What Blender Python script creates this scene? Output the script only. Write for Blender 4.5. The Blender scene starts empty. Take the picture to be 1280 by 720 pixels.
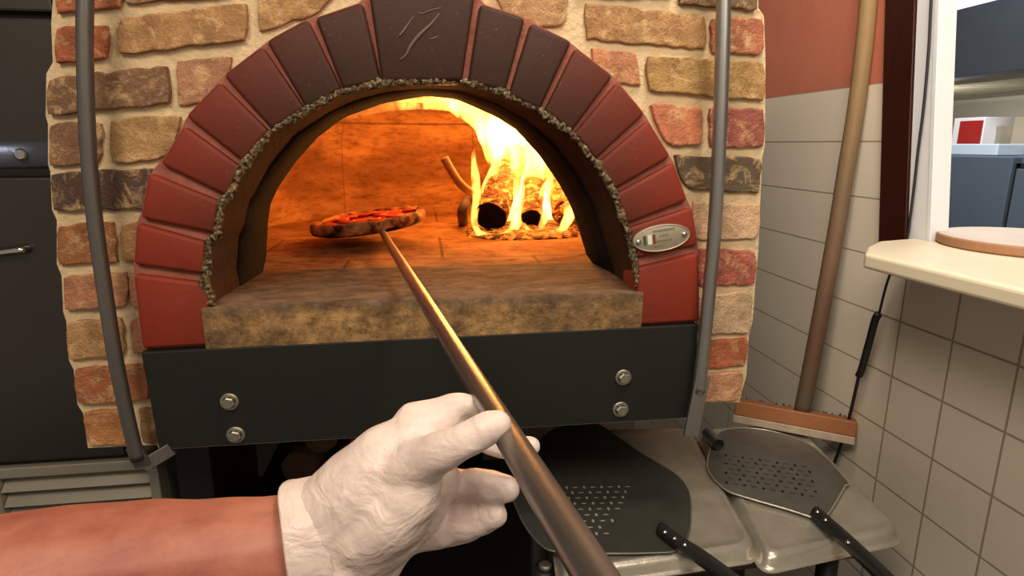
import bpy, bmesh, math, random
from mathutils import Vector as V, Matrix, noise as mnoise
random.seed(7)
SC = bpy.context.scene; COL = SC.collection
PI = math.pi

# ------------------------------------------------------------------ camera
F = 760.0; PIT = math.radians(13.3); YAW = math.radians(8); CAM = V((0, -.93, 1.385))
FW = V((math.sin(YAW)*math.cos(PIT), math.cos(YAW)*math.cos(PIT), -math.sin(PIT)))
RT = V((math.cos(YAW), -math.sin(YAW), 0)); UP = RT.cross(FW)
cd = bpy.data.cameras.new('camera'); cam = bpy.data.objects.new('camera', cd); COL.objects.link(cam)
cd.sensor_width = 36; cd.lens = F/1280*36; cd.clip_start = .01; cd.clip_end = 50
cam.matrix_world = Matrix.Translation(CAM) @ Matrix((RT, UP, -FW)).transposed().to_4x4()
SC.camera = cam

def ray(p): return FW*F + RT*(p[0]-640) - UP*(p[1]-360)
def on(ax, p, v):
    r = ray(p); return CAM + r*((v-CAM[ax])/r[ax])
def oy(p, v): return on(1, p, v)
def ox(p, v): return on(0, p, v)
def oz(p, v): return on(2, p, v)
def dep(x, y, d): return CAM + ray((x, y))*(d/F)

# ------------------------------------------------------------------ materials
def lin(c):
    return tuple(((v/255)/12.92 if v/255 <= .04045 else ((v/255+.055)/1.055)**2.4) for v in c) + (1,)
class N:
    def __init__(s, name):
        s.m = bpy.data.materials.new(name); s.m.use_nodes = True
        s.t = s.m.node_tree; s.t.nodes.clear()
        s.out = s.t.nodes.new('ShaderNodeOutputMaterial')
    def n(s, ty, **k):
        o = s.t.nodes.new('ShaderNode'+ty)
        for a, b in k.items(): setattr(o, a, b)
        return o
    def l(s, a, b): s.t.links.new(a, b)
    def tex(s, scale, detail=4, rough=.6, stretch=None, dist=0):
        c = s.n('TexCoord'); t = s.n('TexNoise')
        t.inputs['Scale'].default_value = scale; t.inputs['Detail'].default_value = detail
        t.inputs['Roughness'].default_value = rough; t.inputs['Distortion'].default_value = dist
        if stretch:
            mp = s.n('Mapping'); mp.inputs['Scale'].default_value = stretch
            s.l(c.outputs['Object'], mp.inputs[0]); s.l(mp.outputs[0], t.inputs['Vector'])
        else: s.l(c.outputs['Object'], t.inputs['Vector'])
        return t.outputs['Fac']
    def ramp(s, fac, stops):
        r = s.n('ValToRGB'); e = r.color_ramp.elements
        while len(e) < len(stops): e.new(.5)
        for q, (p, c) in zip(e, stops): q.position = p; q.color = c
        s.l(fac, r.inputs[0]); return r.outputs[0]
    def mix(s, fac, a, b, mode='MIX'):
        x = s.n('Mix', data_type='RGBA', blend_type=mode)
        for sock, v in ((x.inputs[0], fac), (x.inputs[6], a), (x.inputs[7], b)):
            if isinstance(v, (int, float, tuple)): sock.default_value = v
            else: s.l(v, sock)
        return x.outputs[2]
    def math(s, op, a, b=0, c=None):
        x = s.n('Math', operation=op)
        for i, v in enumerate((a, b) if c is None else (a, b, c)):
            if isinstance(v, (int, float)): x.inputs[i].default_value = v
            else: s.l(v, x.inputs[i])
        return x.outputs[0]
    def bsdf(s, col, rough=.6, metal=0, spec=.5, bump=None, bs=.3, bd=.002, sss=0, emit=None, es=0):
        b = s.n('BsdfPrincipled')
        for nm, v in (('Base Color', col), ('Roughness', rough), ('Metallic', metal), ('Specular IOR Level', spec)):
            if isinstance(v, (int, float, tuple)): b.inputs[nm].default_value = v
            else: s.l(v, b.inputs[nm])
        if bump is not None:
            u = s.n('Bump'); u.inputs['Strength'].default_value = bs; u.inputs['Distance'].default_value = bd
            s.l(bump, u.inputs['Height']); s.l(u.outputs[0], b.inputs['Normal'])
        if sss:
            b.inputs['Subsurface Weight'].default_value = sss
            b.inputs['Subsurface Radius'].default_value = (.008, .004, .003); b.inputs['Subsurface Scale'].default_value = 1
        if emit is not None:
            if isinstance(emit, tuple): b.inputs['Emission Color'].default_value = emit
            else: s.l(emit, b.inputs['Emission Color'])
            if isinstance(es, (int, float)): b.inputs['Emission Strength'].default_value = es
            else: s.l(es, b.inputs['Emission Strength'])
        s.l(b.outputs[0], s.out.inputs[0]); return s.m
    def pos(s):
        c = s.n('TexCoord'); x = s.n('SeparateXYZ'); s.l(c.outputs['Object'], x.inputs[0]); return x.outputs

def simple(name, c1, c2=None, scale=20, rough=.6, metal=0, bs=.2, bscale=80, spec=.5, stretch=None, sss=0, bd=.002):
    k = N(name); c2 = c2 or c1
    col = k.mix(k.tex(scale, stretch=stretch), lin(c1), lin(c2))
    return k.bsdf(col, rough, metal, spec, k.tex(bscale, stretch=stretch), bs, bd, sss)

# bricks: per-brick colour attribute + mortar smears, pits and dark blotches
def brick_mat():
    k = N('old_brick'); a = k.n('Attribute', attribute_name='col')
    blot = k.ramp(k.tex(26, 6, .65), [(.35, (0, 0, 0, 1)), (.68, (1, 1, 1, 1))])
    c = k.mix(blot, k.mix(.55, a.outputs['Color'], lin((92, 62, 44))), a.outputs['Color'])
    sm = k.ramp(k.tex(38, 5, .7, dist=.6), [(.50, (0, 0, 0, 1)), (.66, (1, 1, 1, 1))])
    c = k.mix(k.math('MULTIPLY', sm, .7), c, lin((212, 172, 122)))
    fine = k.tex(260, 3, .7); c = k.mix(k.math('MULTIPLY', k.ramp(fine, [(.55, (0, 0, 0, 1)), (.7, (1, 1, 1, 1))]), .35), c, lin((70, 50, 38)))
    h = k.math('ADD', k.tex(60, 6, .7), k.math('MULTIPLY', fine, .5))
    return k.bsdf(c, .92, 0, .2, h, .8, .006)
M_brick = brick_mat()
M_mortar = simple('cream_mortar', (222, 198, 158), (190, 162, 122), 18, .95, 0, .7, 90, .15, bd=.006)
def vous_mat():
    k = N('glazed_arch_brick'); a = k.n('Attribute', attribute_name='col')
    n1 = k.ramp(k.tex(14, 5, .6), [(.3, (0, 0, 0, 1)), (.75, (1, 1, 1, 1))])
    c = k.mix(k.math('MULTIPLY', n1, .45), a.outputs['Color'], k.mix(.5, a.outputs['Color'], lin((70, 34, 26))))
    sp = k.ramp(k.tex(210, 3, .6), [(.68, (0, 0, 0, 1)), (.75, (1, 1, 1, 1))])
    c = k.mix(k.math('MULTIPLY', sp, .25), c, lin((190, 130, 105)))
    return k.bsdf(c, .6, 0, .22, k.tex(45, 4), .25, .003)
M_vous = vous_mat()
M_joint = simple('arch_joint_mortar_and_highlight', (178, 108, 88), (112, 66, 54), 40, .9, 0, .5, 120, .2, bd=.004)  # mortar, with the brick edge highlight painted in as lighter pink
def crust_seal():
    k = N('crusty_grey_seal')
    c = k.ramp(k.tex(190, 4, .7), [(.36, lin((36, 28, 20))), (.46, lin((96, 78, 54))), (.56, lin((150, 130, 96))), (.68, lin((206, 190, 158)))])
    return k.bsdf(c, .95, 0, .2, k.tex(260, 4, .7), 1, .008)
M_crust = crust_seal()
M_jamb = simple('scorched_mouth_brick', (70, 46, 32), (30, 20, 15), 18, .9, 0, .5, 60, .15, bd=.005)
M_soot = simple('sooty_black_ring', (26, 19, 15), (13, 10, 8), 22, .9, 0, .4, 70, .15, bd=.004)
def slab_mat():
    k = N('stained_hearth_stone'); p = k.pos()
    base = k.mix(k.ramp(k.tex(34, 7, .75), [(.38, (0, 0, 0, 1)), (.62, (1, 1, 1, 1))]), lin((178, 138, 88)), lin((108, 82, 54)))
    dark = k.ramp(k.tex(9, 5, .65), [(.42, (0, 0, 0, 1)), (.7, (1, 1, 1, 1))])
    base = k.mix(k.math('MULTIPLY', dark, .7), base, lin((70, 56, 42)))
    top = k.n('MapRange'); top.inputs[1].default_value = 1.139; top.inputs[2].default_value = 1.160; k.l(p[2], top.inputs[0])
    tc = k.mix(k.ramp(k.tex(20, 6, .7, stretch=(1, 2, 1)), [(.36, (0, 0, 0, 1)), (.64, (1, 1, 1, 1))]), lin((120, 98, 80)), lin((62, 48, 40)))
    c = k.mix(k.math('MULTIPLY', top.outputs[0], .85), base, tc)
    pit = k.ramp(k.tex(140, 3, .6), [(.62, (0, 0, 0, 1)), (.7, (1, 1, 1, 1))])
    c = k.mix(k.math('MULTIPLY', pit, .55), c, lin((58, 44, 30)))
    return k.bsdf(c, .92, 0, .2, k.tex(95, 6, .7), .7, .006)
M_slab = slab_mat()
def fire_brick(name, floor):
    k = N(name)
    c = k.n('TexCoord'); br = k.n('TexBrick')
    if floor:
        mp = k.n('Mapping'); mp.inputs['Location'].default_value = (-.03, -.02, 0); k.l(c.outputs['Object'], mp.inputs[0]); vec = mp.outputs[0]
        br.inputs['Brick Width'].default_value = .38; br.inputs['Row Height'].default_value = .30
    else:
        p = k.pos(); at = k.math('ARCTAN2', k.math('SUBTRACT', p[1], .72), k.math('SUBTRACT', p[0], .02))
        cb = k.n('CombineXYZ'); k.l(k.math('ADD', at, .525), cb.inputs[0]); k.l(k.math('SUBTRACT', p[2], .89), cb.inputs[1]); vec = cb.outputs[0]
        br.offset = 0
        br.inputs['Brick Width'].default_value = .9; br.inputs['Row Height'].default_value = .56
    br.inputs['Scale'].default_value = 1; br.inputs['Mortar Size'].default_value = .0035; br.inputs['Mortar Smooth'].default_value = .3
    k.l(vec, br.inputs['Vector'])
    st = (1, 1, 3) if not floor else (1, 1, 1)
    base = k.mix(k.ramp(k.tex(7, 7, .7, stretch=st), [(.3, (0, 0, 0, 1)), (.7, (1, 1, 1, 1))]), lin((190, 142, 92)), lin((128, 84, 50)))
    base = k.mix(k.math('MULTIPLY', k.ramp(k.tex(3.2, 4, .6, stretch=(1, 1, 2)), [(.42, (0, 0, 0, 1)), (.62, (1, 1, 1, 1))]), .6), base, lin((92, 54, 32)))
    base = k.mix(k.math('MULTIPLY', k.ramp(k.tex(28, 6, .7, stretch=st), [(.52, (0, 0, 0, 1)), (.68, (1, 1, 1, 1))]), .5), base, lin((84, 50, 34)))
    col = k.mix(k.math('MULTIPLY', br.outputs['Fac'], .5), base, lin((62, 34, 22)))
    h = k.math('SUBTRACT', k.tex(70, 5), k.math('MULTIPLY', br.outputs['Fac'], .8))
    return k.bsdf(col, .95, 0, .1, h, .6, .006)
M_dome = fire_brick('fired_clay_chamber', False); M_floor = fire_brick('fired_clay_hearth_tiles', True)
M_plate = simple('black_painted_steel', (25, 25, 22), (36, 35, 30), 5, .55, .0, .15, 160, .25)
M_blacksteel = simple('black_steel', (22, 21, 20), (33, 31, 29), 20, .5, .3, .1, 90)
M_zinc = simple('zinc_bolt', (176, 170, 152), (140, 134, 118), 60, .42, .85, .15, 150)
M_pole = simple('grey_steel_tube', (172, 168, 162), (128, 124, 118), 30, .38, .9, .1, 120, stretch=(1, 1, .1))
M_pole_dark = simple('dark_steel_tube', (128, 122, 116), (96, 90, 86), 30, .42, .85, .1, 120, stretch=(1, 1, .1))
M_badge = simple('brushed_badge_metal', (186, 174, 150), (158, 146, 122), 90, .45, .6, .1, 200)
M_stroke = simple('worn_raised_stroke', (104, 84, 70), (78, 60, 50), 60, .6)
M_green = simple('flag_green', (52, 74, 52)); M_white = simple('flag_white', (214, 206, 182)); M_red = simple('flag_red', (112, 44, 34))
M_engr = simple('engraved_grey', (104, 98, 80))
M_fridge = simple('dark_stainless_door', (88, 82, 76), (72, 66, 60), 3, .36, .9, .0, 30)
M_fridge_lt = simple('pale_stainless_vent', (168, 160, 144), (138, 130, 116), 6, .4, .45, .05, 200)
M_chrome = simple('bright_metal', (214, 210, 202), (180, 176, 168), 40, .22, 1, .05, 100)
M_tray = simple('worn_aluminium_tray', (206, 200, 184), (138, 130, 114), 14, .3, .6, .2, 60, bd=.003)
M_alu = simple('scratched_aluminium_peel', (120, 118, 110), (84, 82, 76), 34, .4, .55, .25, 90, bd=.002)
M_darkpeel = simple('dark_anodised_peel', (72, 72, 65), (54, 54, 48), 22, .42, .3, .15, 120)
M_rod = simple('brushed_steel_rod', (168, 162, 156), (136, 130, 124), 26, .34, .95, .1, 120, stretch=(1, 1, 1))
M_plastic = simple('black_plastic_grip', (24, 23, 22), (36, 34, 32), 50, .45, 0, .2, 120)
M_handlewood = simple('worn_wooden_handle', (172, 134, 80), (126, 88, 56), 16, .6, 0, .2, 60, stretch=(6, 6, .4))
def broom_mat():
    k = N('pale_to_grey_brown_wooden_handle'); p = k.pos()  # darker and greyer towards the bottom
    r = k.n('MapRange'); r.inputs[1].default_value = .82; r.inputs[2].default_value = 1.62; k.l(p[2], r.inputs[0])
    c = k.ramp(r.outputs[0], [(0, lin((92, 78, 62))), (.07, lin((96, 80, 62))), (.13, lin((108, 76, 58))), (.42, lin((122, 92, 72))), (.62, lin((124, 102, 70))), (1, lin((162, 130, 84)))])
    c = k.mix(k.math('MULTIPLY', k.tex(24, 5, .6, stretch=(6, 6, .5)), .5), c, lin((90, 66, 46)))
    return k.bsdf(c, .6, 0, .4, k.tex(60, 4, stretch=(5, 5, .5)), .2, .002)
M_broom = broom_mat()
M_block = simple('orange_brown_wood_block', (166, 106, 58), (136, 80, 42), 18, .55, 0, .2, 60, stretch=(1, 5, 8))
M_bristle = simple('brown_bristles', (106, 62, 34), (60, 36, 22), 120, .8)
M_scraper = simple('pale_worn_scraper', (206, 188, 164), (150, 128, 104), 30, .45, .3)
def wall_mat():
    k = N('terracotta_paint_over_cream_tiles'); p = k.pos()
    paint = k.mix(k.tex(9, 5), lin((204, 124, 98)), lin((186, 108, 84)))
    cb = k.n('CombineXYZ'); k.l(k.math('ADD', p[1], 1.134), cb.inputs[0]); k.l(k.math('SUBTRACT', p[2], 1.506-.1155*20), cb.inputs[1])
    br = k.n('TexBrick'); br.offset = 0; k.l(cb.outputs[0], br.inputs['Vector'])
    br.inputs['Scale'].default_value = 1; br.inputs['Brick Width'].default_value = .124; br.inputs['Row Height'].default_value = .1155
    br.inputs['Mortar Size'].default_value = .0022; br.inputs['Mortar Smooth'].default_value = .2
    b2 = k.n('TexBrick'); b2.offset = 0; k.l(cb.outputs[0], b2.inputs['Vector'])
    b2.inputs['Scale'].default_value = 1; b2.inputs['Brick Width'].default_value = .62; b2.inputs['Row Height'].default_value = .1155
    b2.inputs['Mortar Size'].default_value = .0018; b2.inputs['Mortar Smooth'].default_value = .2
    far = k.math('GREATER_THAN', p[1], .185)
    jf = k.math('ADD', k.math('MULTIPLY', b2.outputs['Fac'], far), k.math('MULTIPLY', br.outputs['Fac'], k.math('SUBTRACT', 1, far)))
    tile = k.mix(k.tex(5, 3), lin((238, 226, 206)), lin((222, 210, 188)))
    tcol = k.mix(k.math('MULTIPLY', jf, .8), tile, lin((150, 128, 104)))
    up = k.math('GREATER_THAN', p[2], 1.506)
    col = k.mix(up, tcol, paint)
    rough = k.math('ADD', k.math('MULTIPLY', up, .5), .3)
    h = k.math('SUBTRACT', k.math('MULTIPLY', k.math('MULTIPLY', k.tex(22, 5), up), .8), k.math('MULTIPLY', jf, k.math('SUBTRACT', 1, up)))
    return k.bsdf(col, rough, 0, .4, h, .5, .004)
M_wall = wall_mat()
M_trim = simple('dark_brown_varnished_wood', (62, 24, 15), (40, 16, 11), 10, .35, 0, .1, 60, stretch=(8, 8, .6))
M_whitepaint = simple('white_gloss_paint', (236, 236, 238), (226, 226, 228), 5, .4, 0, .05, 30)
M_cream = simple('cream_painted_shelf', (238, 226, 198), (226, 212, 182), 6, .4, 0, .08, 40)
M_board = simple('round_board_wood', (176, 128, 92), (142, 98, 66), 14, .6, 0, .2, 70, stretch=(1, 8, 1))
M_boardtop = simple('pale_board_top', (214, 202, 190), (186, 168, 150), 20, .7, 0, .1, 70)  # top face paler than the side of the board
M_blue = simple('blue_grey_steel', (96, 112, 128), (80, 96, 112), 3, .4, .3, .05, 60)
M_hood = simple('dark_slate_hood', (60, 68, 74), (48, 56, 62), 3, .5, .2, .05, 60)
M_filter = simple('ribbed_filter_metal', (206, 196, 172), (176, 166, 144), 6, .5, .4)
M_kwall = simple('kitchen_wall_paint', (190, 184, 168), (176, 170, 156), 4, .7)
M_boxred = simple('red_box_card', (170, 40, 32), (146, 30, 26), 10, .5)
M_pot = simple('beige_pot_metal', (186, 178, 158), (150, 142, 122), 10, .4, .5)
M_paleblue = simple('pale_blue_plastic', (196, 214, 224), (176, 198, 212), 8, .5)
M_cable = simple('black_rubber', (18, 18, 20), (28, 28, 30), 50, .5)
M_bark = None
M_dark = simple('dark_concrete_floor', (52, 44, 38), (36, 30, 26), 6, .8)
M_plaster = simple('dim_plaster', (120, 104, 90), (104, 90, 78), 5, .85)
M_case = simple('grey_render_casing', (84, 78, 72), (66, 60, 56), 10, .9, 0, .3, 60)
M_tablewood = simple('reddish_brown_table', (92, 52, 36), (64, 36, 26), 9, .55, 0, .15, 60, stretch=(1, 8, 1))
M_fw = simple('split_firewood', (104, 74, 48), (60, 42, 28), 14, .85, 0, .5, 60, stretch=(1, .2, 4))
# ------------------------------------------------------------------ object helpers
def finish(name, bm, mats, parent=None, smooth=False, fix=True):
    if fix: bmesh.ops.recalc_face_normals(bm, faces=bm.faces[:])
    me = bpy.data.meshes.new(name); bm.to_mesh(me); bm.free()
    for m in (mats if isinstance(mats, (list, tuple)) else [mats]): me.materials.append(m)
    if smooth:
        for p in me.polygons: p.use_smooth = True
    o = bpy.data.objects.new(name, me); COL.objects.link(o)
    if parent is not None: attach(o, parent)
    return o
def attach(o, par):
    o.parent = par
    base = V(par.location) if par.parent is None else V((0, 0, 0))
    o.matrix_parent_inverse = Matrix.Translation(-base)
def tag(o, label, cat, group=None, kind=None):
    o['label'] = label; o['category'] = cat
    if group: o['group'] = group
    if kind: o['kind'] = kind
    return o
def thing(name, label, cat, loc, group=None):
    o = bpy.data.objects.new(name, None); COL.objects.link(o); o.location = loc; o.empty_display_size = .05
    return tag(o, label, cat, group)
def struct(o): o['kind'] = 'structure'; return o
def smooth_angle(o, ang=40):
    me = o.data
    for p in me.polygons: p.use_smooth = True
    bm = bmesh.new(); bm.from_mesh(me)
    for e in bm.edges:
        if len(e.link_faces) == 2 and e.calc_face_angle(0) > math.radians(ang): e.smooth = False
    bm.to_mesh(me); bm.free()

def prism(bm, loop, d, bevel=0, seg=2, mi=0, bevel_all=False):
    """closed loop of points extruded along vector d; bevels the loop rim"""
    vs = [bm.verts.new(p) for p in loop]; f = bm.faces.new(vs)
    r = bmesh.ops.extrude_face_region(bm, geom=[f])
    nv = [v for v in r['geom'] if isinstance(v, bmesh.types.BMVert)]
    for v in nv: v.co += V(d)
    fs = set(f2 for v in vs+nv for f2 in v.link_faces)
    for q in fs: q.material_index = mi
    if bevel:
        es = [e for e in bm.edges if e.verts[0] in set(vs) and e.verts[1] in set(vs)]
        if bevel_all:
            s = set(vs+nv); es = [e for e in bm.edges if e.verts[0] in s and e.verts[1] in s]
        r2 = bmesh.ops.bevel(bm, geom=es, offset=bevel, segments=seg, affect='EDGES', profile=.5)
        for q in r2['faces']: q.material_index = mi
    return vs+nv
def box(bm, lo, hi, bevel=0, seg=2, mi=0, mat=None):
    lo = V(lo); hi = V(hi)
    r = bmesh.ops.create_cube(bm, size=1); vs = r['verts']
    for v in vs: v.co = V([(lo[i]+hi[i])/2 + v.co[i]*(hi[i]-lo[i]) for i in range(3)])
    fs = set(f for v in vs for f in v.link_faces)
    for f in fs: f.material_index = mi
    if bevel:
        es = list(set(e for v in vs for e in v.link_edges))
        r2 = bmesh.ops.bevel(bm, geom=es, offset=bevel, segments=seg, affect='EDGES', profile=.5)
        for q in r2['faces']: q.material_index = mi
        vs = list(set(vs) | set(r2['verts']))
        vs = [v for v in vs if v.is_valid]
    if mat is not None:
        for v in vs: v.co = mat @ v.co
    return vs
def catmull(pts, k=6):
    pts = [V(p) for p in pts]; out = []
    for i in range(len(pts)-1):
        a = pts[max(i-1, 0)]; b = pts[i]; c = pts[i+1]; d = pts[min(i+2, len(pts)-1)]
        for j in range(k):
            t = j/k
            out.append(.5*((2*b)+(c-a)*t+(2*a-5*b+4*c-d)*t*t+(3*b-a-3*c+d)*t**3))
    out.append(pts[-1]); return out
def tube(bm, pts, rad, n=16, mi=0, cap=True, flat=1.0, ref=None):
    pts = [V(p) for p in pts]
    rads = rad if isinstance(rad, (list, tuple)) else [rad]*len(pts)
    rings = []; prev = None
    for i, p in enumerate(pts):
        t = (pts[min(i+1, len(pts)-1)]-pts[max(i-1, 0)]).normalized()
        if prev is None:
            u = V(ref) if ref else (V((0, 0, 1)) if abs(t.z) < .9 else V((1, 0, 0)))
        else: u = prev
        u = (u-t*u.dot(t)).normalized(); prev = u; w = t.cross(u)
        rings.append([bm.verts.new(p+(u*math.cos(2*PI*j/n)+w*math.sin(2*PI*j/n)*flat)*rads[i]) for j in range(n)])
    for a, b in zip(rings, rings[1:]):
        for j in range(n):
            f = bm.faces.new((a[j], a[(j+1) % n], b[(j+1) % n], b[j])); f.material_index = mi; f.smooth = True
    if cap:
        f = bm.faces.new(rings[0][::-1]); f.material_index = mi
        f = bm.faces.new(rings[-1]); f.material_index = mi
    return rings
def lathe(bm, prof, origin, axis=(0, 0, 1), n=32, mi=0):
    ax = V(axis).normalized(); u = ax.orthogonal().normalized(); w = ax.cross(u); O = V(origin)
    rings = []
    for r, h in prof:
        if r < 1e-6: rings.append([bm.verts.new(O+ax*h)])
        else: rings.append([bm.verts.new(O+ax*h+(u*math.cos(2*PI*j/n)+w*math.sin(2*PI*j/n))*r) for j in range(n)])
    for a, b in zip(rings, rings[1:]):
        for j in range(n):
            if len(a) == 1 and len(b) == 1: continue
            if len(a) == 1: f = bm.faces.new((a[0], b[(j+1) % n], b[j]))
            elif len(b) == 1: f = bm.faces.new((a[j], a[(j+1) % n], b[0]))
            else: f = bm.faces.new((a[j], a[(j+1) % n], b[(j+1) % n], b[j]))
            f.material_index = mi
def resample(pts, n):
    pts = [V(p) for p in pts]; L = [0]
    for a, b in zip(pts, pts[1:]): L.append(L[-1]+(b-a).length)
    out = []; i = 0
    for k in range(n):
        s = L[-1]*k/(n-1)
        while i < len(L)-2 and L[i+1] < s: i += 1
        t = (s-L[i])/max(L[i+1]-L[i], 1e-9); out.append(pts[i].lerp(pts[i+1], t))
    return out
def fill_holes(bm, loops):
    es = []
    for lp in loops:
        vs = [bm.verts.new(p) for p in lp]
        for i in range(len(vs)): es.append(bm.edges.new((vs[i], vs[(i+1) % len(vs)])))
    bmesh.ops.triangle_fill(bm, use_beauty=True, use_dissolve=False, edges=es)
def extrude_all(bm, d):
    r = bmesh.ops.extrude_face_region(bm, geom=bm.faces[:])
    for v in r['geom']:
        if isinstance(v, bmesh.types.BMVert): v.co += V(d)
def set_col(bm, verts, col):
    lay = bm.verts.layers.float_color.get('col') or bm.verts.layers.float_color.new('col')
    for v in verts:
        if v.is_valid: v[lay] = col
def blobs_to_mesh(name, chains, voxel, smooth_it, mats, parent=None, n=14):
    """union of tapered round chains -> one continuous skin"""
    bm = bmesh.new()
    for ch in chains:
        P = [V(c[0]) for c in ch]; R = [c[1] for c in ch]
        pts = []; rr = []
        k = 6
        for i in range(len(P)-1):
            a = P[max(i-1, 0)]; b = P[i]; c = P[i+1]; d = P[min(i+2, len(P)-1)]
            for j in range(k):
                t = j/k
                pts.append(.5*((2*b)+(c-a)*t+(2*a-5*b+4*c-d)*t*t+(3*b-a-3*c+d)*t**3)); s = t*t*(3-2*t); rr.append(R[i]*(1-s)+R[i+1]*s)
        pts.append(P[-1]); rr.append(R[-1])
        # rounded ends
        t0 = (pts[0]-pts[1]).normalized(); t1 = (pts[-1]-pts[-2]).normalized()
        hp = []; hr = []
        for a in (85, 65, 45, 22): hp.append(pts[0]+t0*rr[0]*math.sin(math.radians(a))); hr.append(rr[0]*math.cos(math.radians(a)))
        tp = []; tr = []
        for a in (22, 45, 65, 85): tp.append(pts[-1]+t1*rr[-1]*math.sin(math.radians(a))); tr.append(rr[-1]*math.cos(math.radians(a)))
        tube(bm, hp+pts+tp, hr+rr+tr, n)
    bmesh.ops.recalc_face_normals(bm, faces=bm.faces[:])
    me = bpy.data.meshes.new(name+'_raw'); bm.to_mesh(me); bm.free()
    o = bpy.data.objects.new(name+'_raw', me); COL.objects.link(o)
    m = o.modifiers.new('r', 'REMESH'); m.mode = 'VOXEL'; m.voxel_size = voxel; m.use_smooth_shade = True
    s = o.modifiers.new('s', 'SMOOTH'); s.factor = .5; s.iterations = smooth_it
    dg = bpy.context.evaluated_depsgraph_get(); dg.update()
    me2 = bpy.data.meshes.new_from_object(o.evaluated_get(dg)); me2.name = name
    bpy.data.objects.remove(o); bpy.data.meshes.remove(me)
    me2.materials.clear()
    for mm in (mats if isinstance(mats, (list, tuple)) else [mats]): me2.materials.append(mm)
    for p in me2.polygons: p.use_smooth = True
    o2 = bpy.data.objects.new(name, me2); COL.objects.link(o2)
    if parent is not None: attach(o2, parent)
    return o2

# ------------------------------------------------------------------ setting
HZ = 1.155                                             # hearth height
bm = bmesh.new(); box(bm, (-2.2, -2.2, -.05), (3.2, 3.0, 0)); struct(finish('floor', bm, M_dark))
bm = bmesh.new(); box(bm, (-2.2, 1.55, 0), (.92, 1.65, 2.7)); struct(finish('wall_back', bm, M_plaster))
bm = bmesh.new(); box(bm, (-2.2, -2.2, 2.7), (3.2, 3.0, 2.8)); struct(finish('ceiling', bm, M_plaster))
# right wall with a serving hatch opening
WX = .92
def wline(a, b, x, z):                                  # y on the wall plane of the line through two points, at height z
    p, q = ox(a, x), ox(b, x); return p.y+(q.y-p.y)*(z-p.z)/(q.z-p.z)
def edge(z): return wline((1177, 0), (1166, 297), WX, z)
def wquad(bm, x0, th, f0, f1, z0, z1, bev=0):           # upright panel between two edge lines
    prism(bm, [V((x0, f1(z0), z0)), V((x0, f0(z0), z0)), V((x0, f0(z1), z1)), V((x0, f1(z1), z1))], (th, 0, 0), bev, 2)
zs = 1.188; yo = edge(1.2)
bm = bmesh.new()
wquad(bm, WX, .018, lambda z: -2.2, lambda z: edge(zs), 0, zs)
wquad(bm, WX, .018, edge, lambda z: 2.9, zs, 2.25); wquad(bm, WX, .018, lambda z: edge(zs), lambda z: 2.9, 0, zs)
wquad(bm, WX, .018, lambda z: -2.2, lambda z: 2.9, 2.25, 2.7); wquad(bm, WX, .018, lambda z: -2.2, lambda z: -1.0, zs, 2.25)
struct(finish('wall_right', bm, M_wall))
pl_ = lambda z: wline((1106, 0), (1098, 298), WX-.016, z)
pr_ = lambda z: wline((1143, 0), (1131, 298), WX-.016, z)
bm = bmesh.new(); wquad(bm, WX-.016, .0155, pr_, pl_, zs, 2.7, .0015); struct(finish('trim_1', bm, M_trim))
yb = pr_(1.25)
bm = bmesh.new()
wquad(bm, WX-.012, .0115, edge, lambda z: pr_(z)-.0015, zs, 2.27, .0015)
box(bm, (WX-.012, -1.1, 2.25), (WX, edge(2.25), 2.33), .002)
box(bm, (WX-.012, -1.07, 1.19), (WX, -1.0, 2.25), .002)
wquad(bm, WX-.014, .036, lambda z: edge(z)-.010, lambda z: edge(z)-.0005, zs, 2.25, .001)
struct(finish('window_1', bm, M_whitepaint))

# ------------------------------------------------------------------ pizza oven
oven = thing('pizza_oven', 'brick fronted wood fired pizza oven with red arch and stone sill', 'oven', (0, .3, .9))
# --- facade
outline_px = [(66, -160), (66, 0), (64, 30), (66, 78), (58, 92), (57, 145), (60, 155), (60, 205), (63, 215), (65, 262), (71, 275), (71, 330), (77, 345), (79, 390), (83, 402), (86, 450), (92, 462), (97, 506), (104, 517), (110, 560),
              (196, 556), (199, 562), (868, 522), (872, 503), (924, 503), (928, 487), (933, 470), (936, 420), (941, 400), (944, 357), (948, 312), (950, 256), (951, 240), (953, 195), (956, 183), (957, 78), (955, 20), (948, 10), (950, -150)]
vin_px = [(262, 432), (262, 372), (254, 352), (256, 341), (258, 303), (269, 293), (276, 252), (284, 246), (301, 209), (306, 202), (336, 164), (342, 159), (381, 137), (386, 133), (426, 113), (477, 101), (530, 99), (580, 100), (631, 114), (640, 120), (676, 137), (682, 142), (715, 165), (720, 170), (744, 200), (750, 206), (768, 239), (772, 246), (783, 282), (787, 290), (795, 325), (796, 338), (796, 407)]
hole = [oy(p, .004) for p in vin_px]
cx0 = sum(p.x for p in hole)/len(hole)
hole = [V((cx0+(p.x-cx0)*1.03, p.y, p.z+(.006 if p.z > 1.3 else 0))) for p in hole]
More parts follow.
